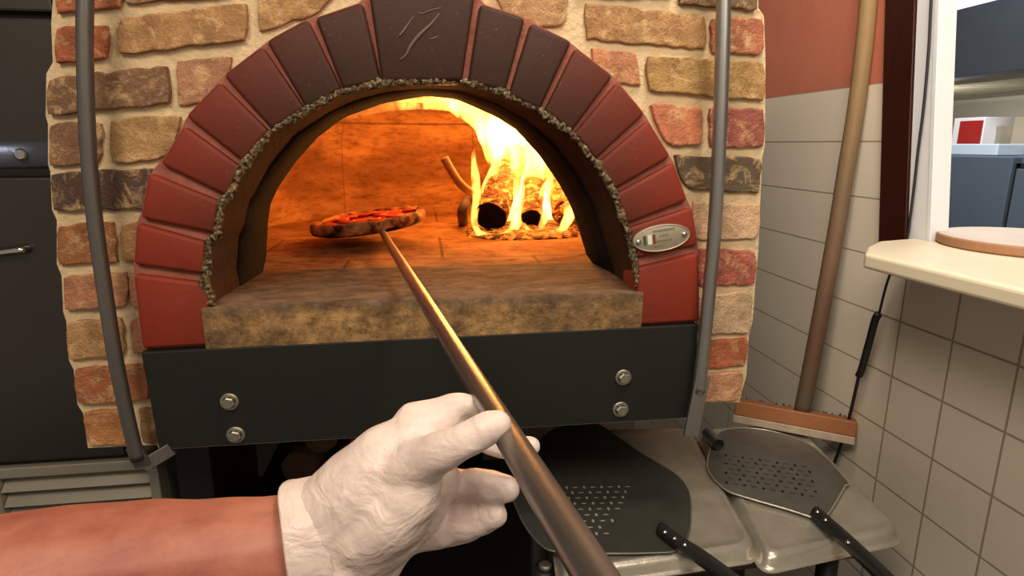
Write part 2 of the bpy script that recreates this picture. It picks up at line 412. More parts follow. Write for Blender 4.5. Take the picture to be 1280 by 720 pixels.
# keep the mortar sheet's hole a closed loop clear of the arch opening
bm = bmesh.new()
fill_holes(bm, [[oy(p, .004) for p in outline_px], hole])
extrude_all(bm, (0, .10, 0))
fac = finish('brick_facade', bm, [M_mortar, M_brick])
OR = (178, 104, 72); TAN = (190, 142, 92); BRN = (138, 106, 76); RED = (176, 100, 80); PNK = (196, 134, 102); DRK = (84, 70, 60); PAL = (222, 186, 144); DTN = (158, 118, 80)
bricks = [
 ((68,-40),(150,-44),(150,8),(68,16),OR), ((154,-44),(310,-60),(300,-8),(154,4),BRN),
 ((67,35),(133,30),(133,72),(67,79),(176,98,68)), ((147,24),(307,3),(308,50),(145,67),TAN),
 ((58,98),(209,82),(212,128),(57,144),BRN), ((220,76),(290,70),(280,128),(222,132),(178,130,98)),
 ((60,156),(127,152),(123,206),(61,209),BRN), ((138,150),(226,144),(210,197),(137,204),TAN),
 ((62,217),(190,211),(180,262),(65,263),DRK),
 ((71,283),(141,277),(146,328),(72,331),(164,110,72)), ((150,280),(180,278),(176,325),(152,327),TAN),
 ((77,348),(157,341),(158,383),(80,389),PNK), ((161,342),(176,341),(178,383),(162,384),PNK),
 ((81,403),(152,399),(156,446),(85,451),(190,146,100)), ((162,400),(182,399),(184,442),(166,444),PNK),
 ((91,463),(180,457),(186,500),(96,506),(180,112,80)),
 ((103,517),(157,513),(160,556),(110,559),(202,140,90)), ((172,512),(192,511),(197,554),(178,555),(176,130,92)),
 ((322,-30),(440,-34),(400,14),(322,40),(182,138,96)), ((450,-60),(590,-60),(590,-20),(450,-20),TAN),
 ((604,-30),(712,-16),(706,32),(640,30),(186,146,108)), ((604,-80),(690,-78),(690,-40),(604,-44),TAN), ((720,-40),(842,-28),(840,-4),(722,-6),DTN),
 ((850,-30),(948,-24),(948,13),(850,4),(120,92,68)),
 ((731,3),(884,20),(883,62),(733,48),(186,142,90)), ((890,22),(955,22),(955,68),(890,66),(186,110,86)),
 ((738,60),(796,66),(802,108),(748,100),PNK), ((810,69),(956,79),(957,126),(811,112),(184,142,92)),
 ((812,129),(880,136),(878,182),(832,180),(208,132,94)), ((888,135),(956,137),(956,183),(888,184),(168,94,82)),
 ((842,194),(953,198),(950,241),(858,236),(96,84,70)),
 ((866,252),(951,256),(949,298),(868,300),PAL),
 ((872,312),(946,314),(945,356),(874,358),(182,98,80)),
 ((874,370),(941,364),(938,416),(874,418),PAL),
 ((874,428),(936,422),(933,457),(874,462),(196,108,76)),
 ((874,470),(930,465),(925,500),(874,504),(220,164,116)),
]
bm = bmesh.new(); bm.from_mesh(fac.data)
col_l = bm.verts.layers.float_color.new('col')
def add_brick(bm, cs, col, y0=-.003, jit=.0016):
    loop = []
    for i in range(4):
        a = cs[i]; b = cs[(i+1) % 4]; L = (b-a).length; k = max(3, int(L/.012))
        for j in range(k):
            t = j/k; p = a.lerp(b, t)
            inn = .0028 if j == 0 else 0
            c = sum(cs, V())/4; p = p+(c-p).normalized()*(inn-.0016+random.random()*jit*1.4)
            loop.append(p+V((random.uniform(-jit, jit)*.6, 0, random.uniform(-jit, jit))))
    before = set(bm.verts)
    prism(bm, loop, (0, .05, 0), .0026, 2, mi=1)
    jc = [max(0, v*random.uniform(.92, 1.08)) for v in lin(col)[:3]]
    nv = [v for v in bm.verts if v not in before]
    for v in nv: v[col_l] = (*jc, 1)
for *cs, col in bricks:
    y0 = -.004+random.uniform(-.003, .002)
    add_brick(bm, [oy(p, y0) for p in cs], col)
zt = 1.665; row = 0                                    # courses above the frame
while zt < 1.74:
    x = -.47+(.11 if row % 2 else 0)
    while x < .47:
        w = min(.205, .5-x)
        if w > .06: add_brick(bm, [V((x, -.003, zt+.062)), V((x+w, -.003, zt+.062)), V((x+w, -.003, zt)), V((x, -.003, zt))], random.choice([OR, TAN, BRN, RED, DTN]))
        x += .222
    zt += .075; row += 1
bmesh.ops.recalc_face_normals(bm, faces=bm.faces[:])
bm.to_mesh(fac.data); bm.free(); attach(fac, oven)
# --- arch bricks
YV = -.03
vo = [
 ((166,343),(248,353),(262,372),(262,432),(177,437)),
 ((170,279),(257,303),(254,343),(166,331)),
 ((185,216),(274,252),(267,292),(175,273)),
 ((229,157),(301,209),(284,246),(199,205)),
 ((273,102),(336,164),(304,203),(231,145)),
 ((327,57),(381,136),(340,163),(278,94)),
 ((384,23),(427,112),(383,137),(332,51)),
 ((453,2),(476,102),(428,112),(393,22)),
 ((600,4),(657,22),(632,115),(585,103)),
 ((664,28),(715,52),(675,138),(636,119)),
 ((720,59),(767,95),(715,165),(680,140)),
 ((772,102),(807,142),(745,200),(718,168)),
 ((811,150),(839,196),(768,238),(748,204)),
 ((843,203),(860,251),(783,281),(770,243)),
 ((866,259),(873,307),(797,323),(786,285)),
 ((874,316),(875,402),(796,407),(797,335)),
]
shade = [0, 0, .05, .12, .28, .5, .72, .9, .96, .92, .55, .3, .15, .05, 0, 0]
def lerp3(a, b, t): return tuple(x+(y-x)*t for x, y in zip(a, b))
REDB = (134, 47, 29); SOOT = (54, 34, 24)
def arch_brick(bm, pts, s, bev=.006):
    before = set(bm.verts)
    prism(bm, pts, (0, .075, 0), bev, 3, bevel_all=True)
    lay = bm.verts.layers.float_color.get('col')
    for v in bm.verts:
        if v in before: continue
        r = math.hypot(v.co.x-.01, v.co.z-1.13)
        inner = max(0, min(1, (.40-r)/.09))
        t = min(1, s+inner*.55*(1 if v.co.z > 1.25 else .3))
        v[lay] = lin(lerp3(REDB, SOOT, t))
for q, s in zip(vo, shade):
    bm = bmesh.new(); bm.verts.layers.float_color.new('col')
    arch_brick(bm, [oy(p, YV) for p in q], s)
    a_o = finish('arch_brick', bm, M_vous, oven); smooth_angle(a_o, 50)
bm = bmesh.new(); bm.verts.layers.float_color.new('col')
arch_brick(bm, [oy(p, YV-.002) for p in ((460, -14), (595, -14), (578, 101), (477, 102))], 1)
key = finish('keystone', bm, M_vous, oven); smooth_angle(key, 50)
key['label'] = 'dark sooty keystone with raised slanted strokes'
bm = bmesh.new()
for st, r in (([(517,20),(511,29),(505,38),(499,45)], [.0008,.0014,.002,.0016]), ([(549,17),(539,30),(524,44),(513,58),(508,68),(500,75)], [.001,.002,.0026,.0024,.0016,.0012]), ([(522,15),(528,17),(538,13),(551,10)], [.0008,.001,.001,.0008]), ([(536,49),(542,48),(548,45)], [.0006,.0012,.0006])):
    tube(bm, catmull([oy(p, YV-.002) for p in st], 4), resample([(x, 0, 0) for x in r], 1+4*(len(st)-1)) and [r[min(i//4, len(r)-1)]*(1-(i % 4)/4)+r[min(i//4+1, len(r)-1)]*((i % 4)/4) for i in range(1+4*(len(st)-1))], 8)
finish('emblem', bm, M_stroke, key)
# joint bed between the arch bricks
vout_px = [(178, 437), (167, 343), (167, 331), (171, 279), (176, 273), (186, 216), (200, 205), (230, 157), (233, 145), (274, 102), (280, 94), (328, 57), (334, 51), (385, 23), (395, 22), (453, 2), (462, -10), (593, -10), (601, 4), (656, 22), (665, 28), (714, 52), (721, 60), (766, 95), (773, 103), (806, 142), (810, 151), (838, 196), (842, 203), (859, 251), (865, 259), (872, 307), (873, 316), (874, 402)]
NA = 72
lo_ = resample([oy(p, YV+.011) for p in vout_px], NA); li_ = resample([oy(p, YV+.011) for p in vin_px], NA)
bm = bmesh.new()
A = [bm.verts.new(p) for p in lo_]; B = [bm.verts.new(p) for p in li_]
A2 = [bm.verts.new(p+V((0, .05, 0))) for p in lo_]; B2 = [bm.verts.new(p+V((0, .05, 0))) for p in li_]
for i in range(NA-1):
    bm.faces.new((A[i], A[i+1], B[i+1], B[i])); bm.faces.new((A2[i], B2[i], B2[i+1], A2[i+1]))
    bm.faces.new((A[i], A2[i], A2[i+1], A[i+1])); bm.faces.new((B[i], B[i+1], B2[i+1], B2[i]))
bm.faces.new((A[0], B[0], B2[0], A2[0])); bm.faces.new((A[-1], A2[-1], B2[-1], B[-1]))
finish('arch_joint', bm, M_joint, oven)
# --- crusty seal, mouth, soot ring
inner0 = [oy(p, -.026) for p in [(263, 381)]+vin_px[1:-1]+[(797, 358)]]
sealp = resample(inner0, 700)
cen = V((.01, 0, 1.2))
bm = bmesh.new()
rr = []; pp = []
for p in sealp:
    w = mnoise.noise(p*55)+.7*mnoise.noise(p*190); rr.append(.0046+.0028*w)
    dirc = (V((cen.x, p.y, cen.z))-p).normalized(); pp.append(p+dirc*.002+V((0, .002*mnoise.noise(p*90), 0)))
rings = tube(bm, pp, rr, 10)
for v in bm.verts: v.co += V((mnoise.noise(v.co*210), mnoise.noise(v.co*230+V((9, 0, 0))), mnoise.noise(v.co*220+V((0, 9, 0)))))*.0036
finish('crusty_seal', bm, M_crust, oven, smooth=True)
back_px = [(328, 352), (328, 338), (330, 300), (335, 262), (348, 234), (370, 202), (397, 172), (430, 147), (480, 129), (533, 120), (570, 124), (591, 133), (620, 146), (645, 162), (674, 194), (697, 227), (713, 256), (724, 288), (733, 318), (746, 336), (749, 344)]
YB = .21
L0 = resample(inner0, 80); L3 = resample([oy(p, YB) for p in back_px], 80)
L1 = [V((a.x*.62+b.x*.38, .10, a.z*.62+b.z*.38)) for a, b in zip(L0, L3)]
L2 = [V((a.x*.42+b.x*.58, .105, a.z*.42+b.z*.58)) for a, b in zip(L0, L3)]
L4 = [V((.012+(p.x-.012)*1.12, .40, 1.15+(p.z-1.15)*1.04+.01)) for p in L3]
def loft(name, loops, m, mi=None):
    bm = bmesh.new(); R = [[bm.verts.new(p) for p in l] for l in loops]
    for a, b in zip(R, R[1:]):
        for i in range(len(a)-1): bm.faces.new((a[i], a[i+1], b[i+1], b[i]))
    return finish(name, bm, m, oven, smooth=True)
loft('mouth_lining', [L0, [a.lerp(b, .5) for a, b in zip(L0, L1)], L1], M_jamb)
loft('soot_ring', [L1, L2, [a.lerp(b, .5) for a, b in zip(L2, L3)], L3, L4], M_soot)
# --- stone sill
bm = bmesh.new()
box(bm, (-.327, -.032, 1.0885), (.338, .23, 1.1575), .004, 2)
bmesh.ops.subdivide_edges(bm, edges=[e for e in bm.edges if e.calc_length() > .03], cuts=14, use_grid_fill=True)
for v in bm.verts: v.co += V((0, mnoise.noise(v.co*30)*.002, (mnoise.noise(v.co*25)*.0022 if v.co.y < .1 else 0)))
slab = finish('stone_sill', bm, M_slab, oven); smooth_angle(slab, 40)
# --- chamber
DC = V((.02, .72, 0)); DR = .50
bm = bmesh.new()
prof = [(DR, HZ-.01), (DR, 1.25), (DR, 1.33), (DR*.995, 1.39), (DR*.96, 1.44), (DR*.88, 1.49), (DR*.74, 1.53), (DR*.55, 1.56), (DR*.3, 1.578), (0, 1.585)]
lathe(bm, prof, (DC.x, DC.y, 0), n=96)
ztop = max(p.z for p in L3)
kill = [f for f in bm.faces if (lambda c: c.y < .42 and abs(c.x-.012) < .335 and c.z < ztop+.06)(f.calc_center_median())]
bmesh.ops.delete(bm, geom=kill, context='FACES')
finish('fire_chamber', bm, M_dome, oven, smooth=True)
bm = bmesh.new()
ring = [V((DC.x+DR*1.01*math.cos(2*PI*i/96), DC.y+DR*1.01*math.sin(2*PI*i/96), HZ)) for i in range(96)]
vs = [bm.verts.new(p) for p in ring]; f = bm.faces.new(vs)
bmesh.ops.poke(bm, faces=[f])
vs = [bm.verts.new(p) for p in ((-.33, .228, HZ-.0006), (.35, .228, HZ-.0006), (.35, .5, HZ-.0006), (-.33, .5, HZ-.0006))]; bm.faces.new(vs)
finish('hearth_floor', bm, M_floor, oven)
bm = bmesh.new()                                       # casing shell round the chamber
for lo, hi in (((-.52, .11, .93), (-.51, 1.34, 1.66)), ((.54, .11, .93), (.55, 1.34, 1.66)), ((-.52, 1.34, .93), (.55, 1.35, 1.66)), ((-.52, .11, 1.66), (.55, 1.35, 1.67)), ((-.52, .11, .92), (.55, 1.35, .93))):
    box(bm, lo, hi)
finish('casing', bm, M_case, oven)
# --- front plate with bolts
bm = bmesh.new()
prism(bm, [oy(p, -.034) for p in ((176, 441), (873, 406), (868, 522), (199, 562))], (0, .03, 0), .0015, 2)
plate = finish('front_plate', bm, M_plate, oven); plate['label'] = 'black steel front plate'
for p in ((287, 502), (295, 543.5), (779, 471.5), (775.5, 511.5)):
    c = oy(p, -.034); bm = bmesh.new()
    lathe(bm, [(0, 0), (.0135, 0), (.0135, .002), (.0125, .003), (.0095, .003), (.0095, .0035)], c, (0, -1, 0), 28)
    lathe(bm, [(.0094, .003), (.0094, .0085), (.008, .0095), (0, .0095)], c, (0, -1, 0), 6)
    finish('bolt', bm, M_zinc, plate)
# --- oval badge
bc = oy((826, 297), YV-.002); bx_ = (oy((861, 291.5), YV-.002)-bc); ex = bx_.normalized(); ez = V((-ex.z, 0, ex.x)); ra = bx_.length*1.0; rb = .0205
def bp(u, v, d=0): return bc+ex*(u*ra)+ez*(v*rb)+V((0, -d, 0))
bm = bmesh.new()
loop = [bp(math.cos(2*PI*i/48), math.sin(2*PI*i/48), .004) for i in range(48)]
prism(bm, loop, (0, .006, 0), .0012, 2)
tube(bm, [bp(.985*math.cos(2*PI*i/48), .97*math.sin(2*PI*i/48), .004) for i in range(49)], .0011, 8)
badge = finish('name_plate', bm, M_badge, oven); badge['label'] = 'oval metal name plate'; smooth_angle(badge, 40)
bm = bmesh.new()
for k, u in enumerate((-.60, -.42, -.27)):
    w = (.05, .075, .045)[k]
    prism(bm, [bp(u-w, .36, .0048), bp(u+w, .36, .0048), bp(u+w, -.36, .0048), bp(u-w, -.36, .0048)], (0, .001, 0), mi=k)
finish('flag', bm, [M_green, M_white, M_red], badge)
bm = bmesh.new()
for v, u0, u1 in ((.58, -.30, .48), (.18, -.06, .18), (-.22, -.20, .30), (-.58, -.28, .02)):
    u = u0
    while u < u1:
        w = random.uniform(.03, .07)
        prism(bm, [bp(u, v+.07, .0046), bp(u+w, v+.07, .0046), bp(u+w, v-.07, .0046), bp(u, v-.07, .0046)], (0, .0008, 0)); u += w+.025
finish('engraving', bm, M_engr, badge)
for u, v in ((-.83, -.05), (.80, .02)):
    bm = bmesh.new(); lathe(bm, [(.0042, .004), (.0042, .006), (.003, .0072), (0, .0074)], bp(u, v), (0, -1, 0), 16); finish('screw', bm, M_chrome, badge, smooth=True)
# --- stand legs
for x, y in ((-.43, .16), (-.43, 1.2), (.50, 1.2)):
    bm = bmesh.new(); box(bm, (x-.03, y-.03, 0), (x+.03, y+.03, .92), .004); finish('stand_leg', bm, M_blacksteel, oven)
bm = bmesh.new(); box(bm, (-.40, .18, .60), (.12, 1.2, .63), .003); finish('log_shelf', bm, M_blacksteel, oven)

# --- steel uprights
def upright(label, pts, r, mats, strap):
    P = catmull([oy(p, y) for p, y in pts], 6)
    t = thing('steel_upright', label, 'pole', P[-1], 'steel uprights in front of the oven')
    bm = bmesh.new(); tube(bm, P, r, 20); finish('tube', bm, mats, t)
    bm = bmesh.new(); strap(bm); finish('foot_strap', bm, mats, t)
    return t
def strap_l(bm):
    a = oy((166, 560), -.052); b = oy((178, 584), -.05); c = oy((214, 562), -.036)
    for p, q, w in ((a, b, .011), (b, c, .010)):
        d = (q-p).normalized(); n = V((0, 1, 0)).cross(d).normalized()*w
        prism(bm, [p+n, q+n, q-n, p-n], (0, .006, 0), .001)
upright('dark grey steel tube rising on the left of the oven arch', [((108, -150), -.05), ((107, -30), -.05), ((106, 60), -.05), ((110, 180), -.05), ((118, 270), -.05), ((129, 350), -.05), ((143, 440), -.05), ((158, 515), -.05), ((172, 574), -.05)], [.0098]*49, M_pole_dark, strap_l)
def strap_r(bm):
    a = oy((880, 470), -.056); b = oy((864, 546), -.056); d = (b-a).normalized(); n = V((0, 1, 0)).cross(d).normalized()*.0125
    prism(bm, [a+n, b+n, b-n, a-n], (0, .005, 0), .001)
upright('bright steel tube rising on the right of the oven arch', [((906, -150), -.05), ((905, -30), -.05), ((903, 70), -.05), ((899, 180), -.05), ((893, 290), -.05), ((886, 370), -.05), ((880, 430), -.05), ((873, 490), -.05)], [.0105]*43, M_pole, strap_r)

# ------------------------------------------------------------------ fire
def glow_bark():
    k = N('burning_log_bark')
    cr = k.ramp(k.tex(26, 5, .7, stretch=(1, 1, 2.2), dist=.4), [(.45, (0, 0, 0, 1)), (.62, (1, 1, 1, 1))])
    col = k.mix(cr, lin((70, 40, 24)), lin((176, 112, 60)))
    em = k.ramp(k.tex(34, 4, .7, stretch=(1, 1, 1.6), dist=.8), [(.52, (0, 0, 0, 1)), (.68, (1, .28, .03, 1))])
    return k.bsdf(col, .9, 0, .1, k.tex(60, 5, stretch=(1, 1, 2)), .9, .01, emit=em, es=3.0)
M_bark = glow_bark()
M_char = simple('charred_log_end', (30, 18, 12), (10, 7, 6), 40, .95, 0, .8, 60, .1, bd=.008)
def emb():
    k = N('glowing_ash_bed')
    em = k.ramp(k.tex(45, 4, .7), [(.46, (0, 0, 0, 1)), (.6, (1, .22, .02, 1)), (.75, (1, .42, .08, 1))])
    return k.bsdf(k.mix(k.tex(30), lin((120, 84, 60)), lin((50, 34, 26))), .95, 0, .1, k.tex(80, 5), .8, .006, emit=em, es=1.3)
M_ember = emb()
def log(label, front, back, r, glow=False):
    front = V(front); back = V(back); d = back-front
    t = thing('burning_log', label, 'log', front, 'burning logs in the oven fire')
    bm = bmesh.new(); n = 26
    pts = [front+d*(i/12) for i in range(13)]
    R = tube(bm, pts, [r*(.93+.1*mnoise.noise(p*20)) for p in pts], n, cap=False)
    for v in bm.verts:
        ax = front+d*((v.co-front).dot(d)/d.length_squared); o = v.co-ax
        v.co = ax+o*(1+.13*mnoise.noise(v.co*38)+.07*mnoise.noise(v.co*110))
    bm.faces.new(R[-1])
    finish('bark', bm, M_bark, t, smooth=True)
    dn = d.normalized(); bm = bmesh.new()
    lathe(bm, [(r*.93, .002), (r*.86, -.003), (r*.7, .006), (r*.4, .014), (0, .018)], front, dn, 22)
    for v in bm.verts: v.co += dn*mnoise.noise(v.co*70)*.005
    finish('charred_end', bm, M_bark if glow else M_char, t, smooth=True)
    return t
lf = dep(613, 271, 1.555)
log('thick burning log with round black charred end facing the oven mouth', lf, dep(642, 196, 1.76), .046)
log('burning log standing just right of the thick black ended log', dep(664, 275, 1.60), dep(668, 208, 1.80), .033)
log('glowing orange log at the right edge of the fire by the oven wall', dep(712, 266, 1.62), dep(688, 198, 1.82), .048, True)
# small log stump behind and the bent stick
bm = bmesh.new()
P = catmull([oz((579, 279), HZ+.004), dep(578, 266, 1.62), dep(583, 252, 1.63), dep(592, 243, 1.64)], 5)
tube(bm, P, .014, 12)
for v in bm.verts: v.co += V((1, 1, 1))*mnoise.noise(v.co*60)*.003
tag(finish('wood_stub', bm, M_fw, smooth=True), 'small dark wood stub upright at the left of the fire under the stick', 'wood')
bm = bmesh.new()
P = catmull([dep(555, 197, 1.52), dep(564, 213, 1.53), dep(574, 228, 1.54), dep(585, 238, 1.555), dep(600, 246, 1.58)], 6)
tube(bm, P, .0105, 10, flat=.7)
M_stick = simple('pale_bent_stick', (176, 124, 74), (120, 80, 48), 30, .85, 0, .4, 80)
tag(finish('bent_stick', bm, M_stick), 'thin bent wooden stick poking up left out of the fire', 'stick')
# ash / ember bed
bm = bmesh.new(); E = [oz(p, HZ+.002) for p in ((588, 296), (640, 299), (700, 297), (728, 292), (735, 280), (690, 276), (620, 278), (590, 284))]
cE = sum(E, V())/len(E)
def ring_pts(s, h): return [V((cE.x+(p.x-cE.x)*s, cE.y+(p.y-cE.y)*s, HZ+h)) for p in catmull(E+[E[0]], 5)[:-1]]
Rg = [[bm.verts.new(p) for p in ring_pts(s, h)] for s, h in ((1.05, .0008), (.95, .006), (.75, .014), (.5, .018), (.25, .02))]
for a, b in zip(Rg, Rg[1:]):
    for i in range(len(a)): bm.faces.new((a[i], a[(i+1) % len(a)], b[(i+1) % len(a)], b[i]))
bm.faces.new(Rg[-1]); bm.faces.new(Rg[0][::-1])
for v in bm.verts:
    if v.co.z > HZ+.003: v.co.z += .008*mnoise.noise(v.co*60)
tag(finish('ember_bed', bm, M_ember, smooth=True), 'glowing ash and embers spread under the burning logs', 'embers', kind='stuff')
# flames: one closed skin filled with an emitting gas
def flame_mat():
    k = N('flame_gas'); p = k.pos()
    c = k.n('TexCoord'); mp = k.n('Mapping'); mp.inputs['Scale'].default_value = (1, 1, .42); k.l(c.outputs['Object'], mp.inputs[0])
    t = k.n('TexNoise'); t.inputs['Scale'].default_value = 26; t.inputs['Detail'].default_value = 3; t.inputs['Distortion'].default_value = .8; k.l(mp.outputs[0], t.inputs['Vector'])
    d = k.n('MapRange'); d.inputs[1].default_value = .40; d.inputs[2].default_value = .62; d.inputs[3].default_value = .06; d.inputs[4].default_value = 1; k.l(t.outputs['Fac'], d.inputs[0])
    xx = k.n('MapRange'); xx.inputs[1].default_value = -.12; xx.inputs[2].default_value = .20; xx.inputs[3].default_value = .05; xx.inputs[4].default_value = 1; k.l(p[0], xx.inputs[0])
    em = k.n('Emission'); em.inputs[0].default_value = (1, .36, .055, 1)
    k.l(k.math('MULTIPLY', k.math('MULTIPLY', d.outputs[0], xx.outputs[0]), 330), em.inputs[1])
    k.l(em.outputs[0], k.out.inputs['Volume']); return k.m
M_flame = flame_mat()
def fl(pts, d, dd=0):
    n = len(pts); return [(dep(x, y, d+dd*i/max(1, n-1)), r*d/F) for i, (x, y, r) in enumerate(pts)]
flames = [
 fl([(640,275,10),(640,225,20),(634,188,28),(618,160,26),(592,142,15),(552,128,5)], 1.74, -.06),
 fl([(665,272,14),(668,225,26),(662,186,32),(645,158,26),(612,136,14),(575,126,5)], 1.78, -.1),
 fl([(694,270,12),(694,232,22),(688,196,22),(672,165,14),(655,140,6)], 1.80, -.05),
 fl([(598,292,4),(592,272,5),(596,248,6),(594,222,7),(591,200,4),(594,184,1.5)], 1.53, .05),
 fl([(600,246,4),(610,232,7),(618,214,7),(620,198,5),(612,182,3),(604,172,1.5)], 1.60, .08),
 fl([(645,284,6),(648,262,7),(650,240,8),(646,212,8),(640,190,5),(634,168,3)], 1.56, .06),
 fl([(676,284,4),(684,262,6),(682,240,8),(688,222,6),(684,205,3)], 1.57, .06),
 fl([(704,284,6),(712,268,8),(708,248,6),(704,232,2)], 1.57, .05),
 fl([(592,262,3),(592,280,4),(602,292,4),(620,295,4),(636,290,4),(642,276,4)], 1.535),
 fl([(655,280,3),(668,292,3),(690,290,3),(708,284,3)], 1.56),
 fl([(600,142,5),(560,130,9),(510,130,8),(462,138,6),(420,152,2)], 1.70, .1),
 fl([(620,130,5),(575,122,8),(525,122,7),(480,124,4)], 1.55, .1),
]
fo = blobs_to_mesh('flames', flames, .0045, 3, M_flame, n=12)
for v in fo.data.vertices:
    c = v.co; f = 1 if c.z > 1.2 else .3
    v.co = c+V((mnoise.noise(V((c.x*22, c.y*22, c.z*10))), mnoise.noise(V((c.x*22+7, c.y*22, c.z*10))), 0))*.008*f
tag(fo, 'bright yellow flames rising from the logs and licking the oven ceiling', 'fire', kind='stuff')

# ------------------------------------------------------------------ pizza, peel
def along(p0, d0, p1, d1, t):                          # point on the straight rod by picture fraction
    inv = (1-t)/d0+t/d1; return dep(p0[0]+(p1[0]-p0[0])*t, p0[1]+(p1[1]-p0[1])*t, 1/inv)
RA, DA, RB, DB = (752, 734), .245, (476, 287), 1.36
pc = dep(461, 277, 1.43)                               # pizza centre
zx = (dep(529, 270, 1.42)-dep(393, 285, 1.44)).normalized()
zy = V((0, 1, 0)); zy = (zy-zx*zy.dot(zx)).normalized(); zy = (zy+V((0, 0, .012))).normalized(); zn = zx.cross(zy).normalized(); zy = zn.cross(zx)
PR = .131
def pz(u, v, h=0): return pc+zx*u+zy*v+zn*h
peel = thing('pizza_peel', 'long round steel pizza peel held in the gloved hand, carrying the pizza', 'pizza peel', dep(RB[0], RB[1], DB))
bm = bmesh.new()
ns = 24; RP = [along(RA, DA, RB, DB, i/ns) for i in range(ns+1)]
near = RP[0]+(RP[0]-RP[1]).normalized()*.25
RP = [near]+RP
rds = [.0092]+[.0092-.0022*min(1, max(0, ((p-RP[1]).length/1.2))) for p in RP[1:]]
tube(bm, RP, rds, 22)
finish('handle', bm, M_rod, peel)
bm = bmesh.new()
loop = [pz((PR-.012)*math.cos(2*PI*i/40), (PR-.012)*math.sin(2*PI*i/40), -.0145) for i in range(40)]
prism(bm, loop, zn*.002, 0)
e = RP[-1]; tube(bm, [e, e.lerp(pz(0, -PR*.6, -.0165), .5), pz(0, -PR*.6, -.0155)], [.007, .006, .003], 12)
finish('blade', bm, M_blacksteel, peel)
pizza = thing('pizza', 'small pizza with red sauce, ham and charred crust on the peel blade', 'pizza', pc)
def crust_mat():
    k = N('charred_crust'); n = k.ramp(k.tex(24, 5, .7), [(.4, lin((214, 150, 88))), (.54, lin((140, 78, 40))), (.62, lin((38, 20, 14)))])
    return k.bsdf(n, .8, 0, .3, k.tex(50, 5), .5, .005)
bm = bmesh.new()
lathe(bm, [(0, -.012), (PR*.9, -.012), (PR*.98, -.008), (PR*1.02, .001), (PR, .011), (PR*.94, .015), (PR*.87, .011), (PR*.82, .004), (0, .003)], pc, zn, 72)
for v in bm.verts:
    o = v.co-pc; r = o.length
    if r > PR*.7: v.co = pc+o*(1+.035*mnoise.noise(o*26))+zn*(.006*mnoise.noise(v.co*34))
finish('crust', bm, crust_mat(), pizza, smooth=True)
def top_mat():
    k = N('tomato_cheese'); n = k.ramp(k.tex(52, 5, .6, dist=.5), [(.3, lin((150, 18, 10))), (.52, lin((216, 44, 24))), (.6, lin((240, 130, 60))), (.7, lin((248, 196, 110)))])
    return k.bsdf(n, .4, 0, .5, k.tex(60, 4), .6, .006)
bm = bmesh.new()
lathe(bm, [(PR*.86, .004), (PR*.83, .009), (PR*.6, .008), (PR*.3, .0085), (0, .009)], pc, zn, 64)
for v in bm.verts: v.co += zn*.004*mnoise.noise(v.co*50)
finish('sauce_and_cheese', bm, top_mat(), pizza, smooth=True)
M_ham = simple('baked_ham_slice', (224, 92, 60), (186, 44, 30), 40, .45)
for i in range(11):
    a = i*2.4; r = PR*.22+PR*.55*((i*.37) % 1); c = pz(r*math.cos(a), r*math.sin(a), .0125); s = .017+.006*random.random()
    bm = bmesh.new()
    k = 12; th = random.random()*6
    cap = [c+(zx*math.cos(2*PI*j/k+th)+zy*math.sin(2*PI*j/k+th)*random.uniform(.75, 1))*s*random.uniform(.85, 1.1)+zn*random.uniform(-.001, .004) for j in range(k)]
    vt = [bm.verts.new(p) for p in cap]; vb = [bm.verts.new(p-zn*.003) for p in cap]; ct = bm.verts.new(c+zn*.001); cb_ = bm.verts.new(c-zn*.003)
    for j in range(k):
        j2 = (j+1) % k; bm.faces.new((vt[j], vt[j2], ct)); bm.faces.new((vb[j2], vb[j], cb_)); bm.faces.new((vt[j2], vt[j], vb[j], vb[j2]))
    finish('ham_slice', bm, M_ham, pizza, smooth=True)

# ------------------------------------------------------------------ person: forearm and gloved hand
def skin_mat():
    k = N('ruddy_skin')
    c = k.mix(k.ramp(k.tex(16, 5, .6), [(.35, (0, 0, 0, 1)), (.65, (1, 1, 1, 1))]), lin((178, 114, 90)), lin((148, 82, 66)))
    c = k.mix(k.math('MULTIPLY', k.ramp(k.tex(70, 4, .6, stretch=(.35, 1, 1)), [(.58, (0, 0, 0, 1)), (.72, (1, 1, 1, 1))]), .35), c, lin((126, 66, 50)))
    return k.bsdf(c, .5, 0, .4, k.tex(190, 4), .25, .0015, sss=.15)
def glove_mat():
    k = N('white_latex_glove'); p = k.pos()
    c = k.mix(k.ramp(k.tex(24, 4), [(.35, (0, 0, 0, 1)), (.7, (1, 1, 1, 1))]), lin((226, 206, 194)), lin((202, 182, 172)))
    wr = k.tex(34, 3, .5, stretch=(1, .5, 1.3), dist=.7)
    h = k.math('ADD', k.math('MULTIPLY', wr, 1.0), k.math('MULTIPLY', k.tex(150, 3), .15))
    return k.bsdf(c, .42, 0, .4, h, .75, .006, sss=.12)
M_skin = skin_mat(); M_glove = glove_mat()
def ch(*pts): return [(dep(x, y, d), r*d/F) for x, y, d, r in pts]
person = thing('person', 'person reaching in from the left with bare forearm, white glove gripping the peel', 'person', dep(-300, 900, .40))
arm = blobs_to_mesh('body', [ch((465, 640, .425, 34), (415, 670, .427, 55), (350, 690, .425, 70), (270, 704, .42, 79), (170, 720, .41, 92), (60, 738, .40, 101), (-60, 764, .39, 108), (-240, 810, .38, 112)),
                             [(dep(-240, 810, .38), .056), (V((-.42, -.95, 1.10)), .060), (V((-.40, -1.15, 1.22)), .068)]], .004, 8, M_skin, person)
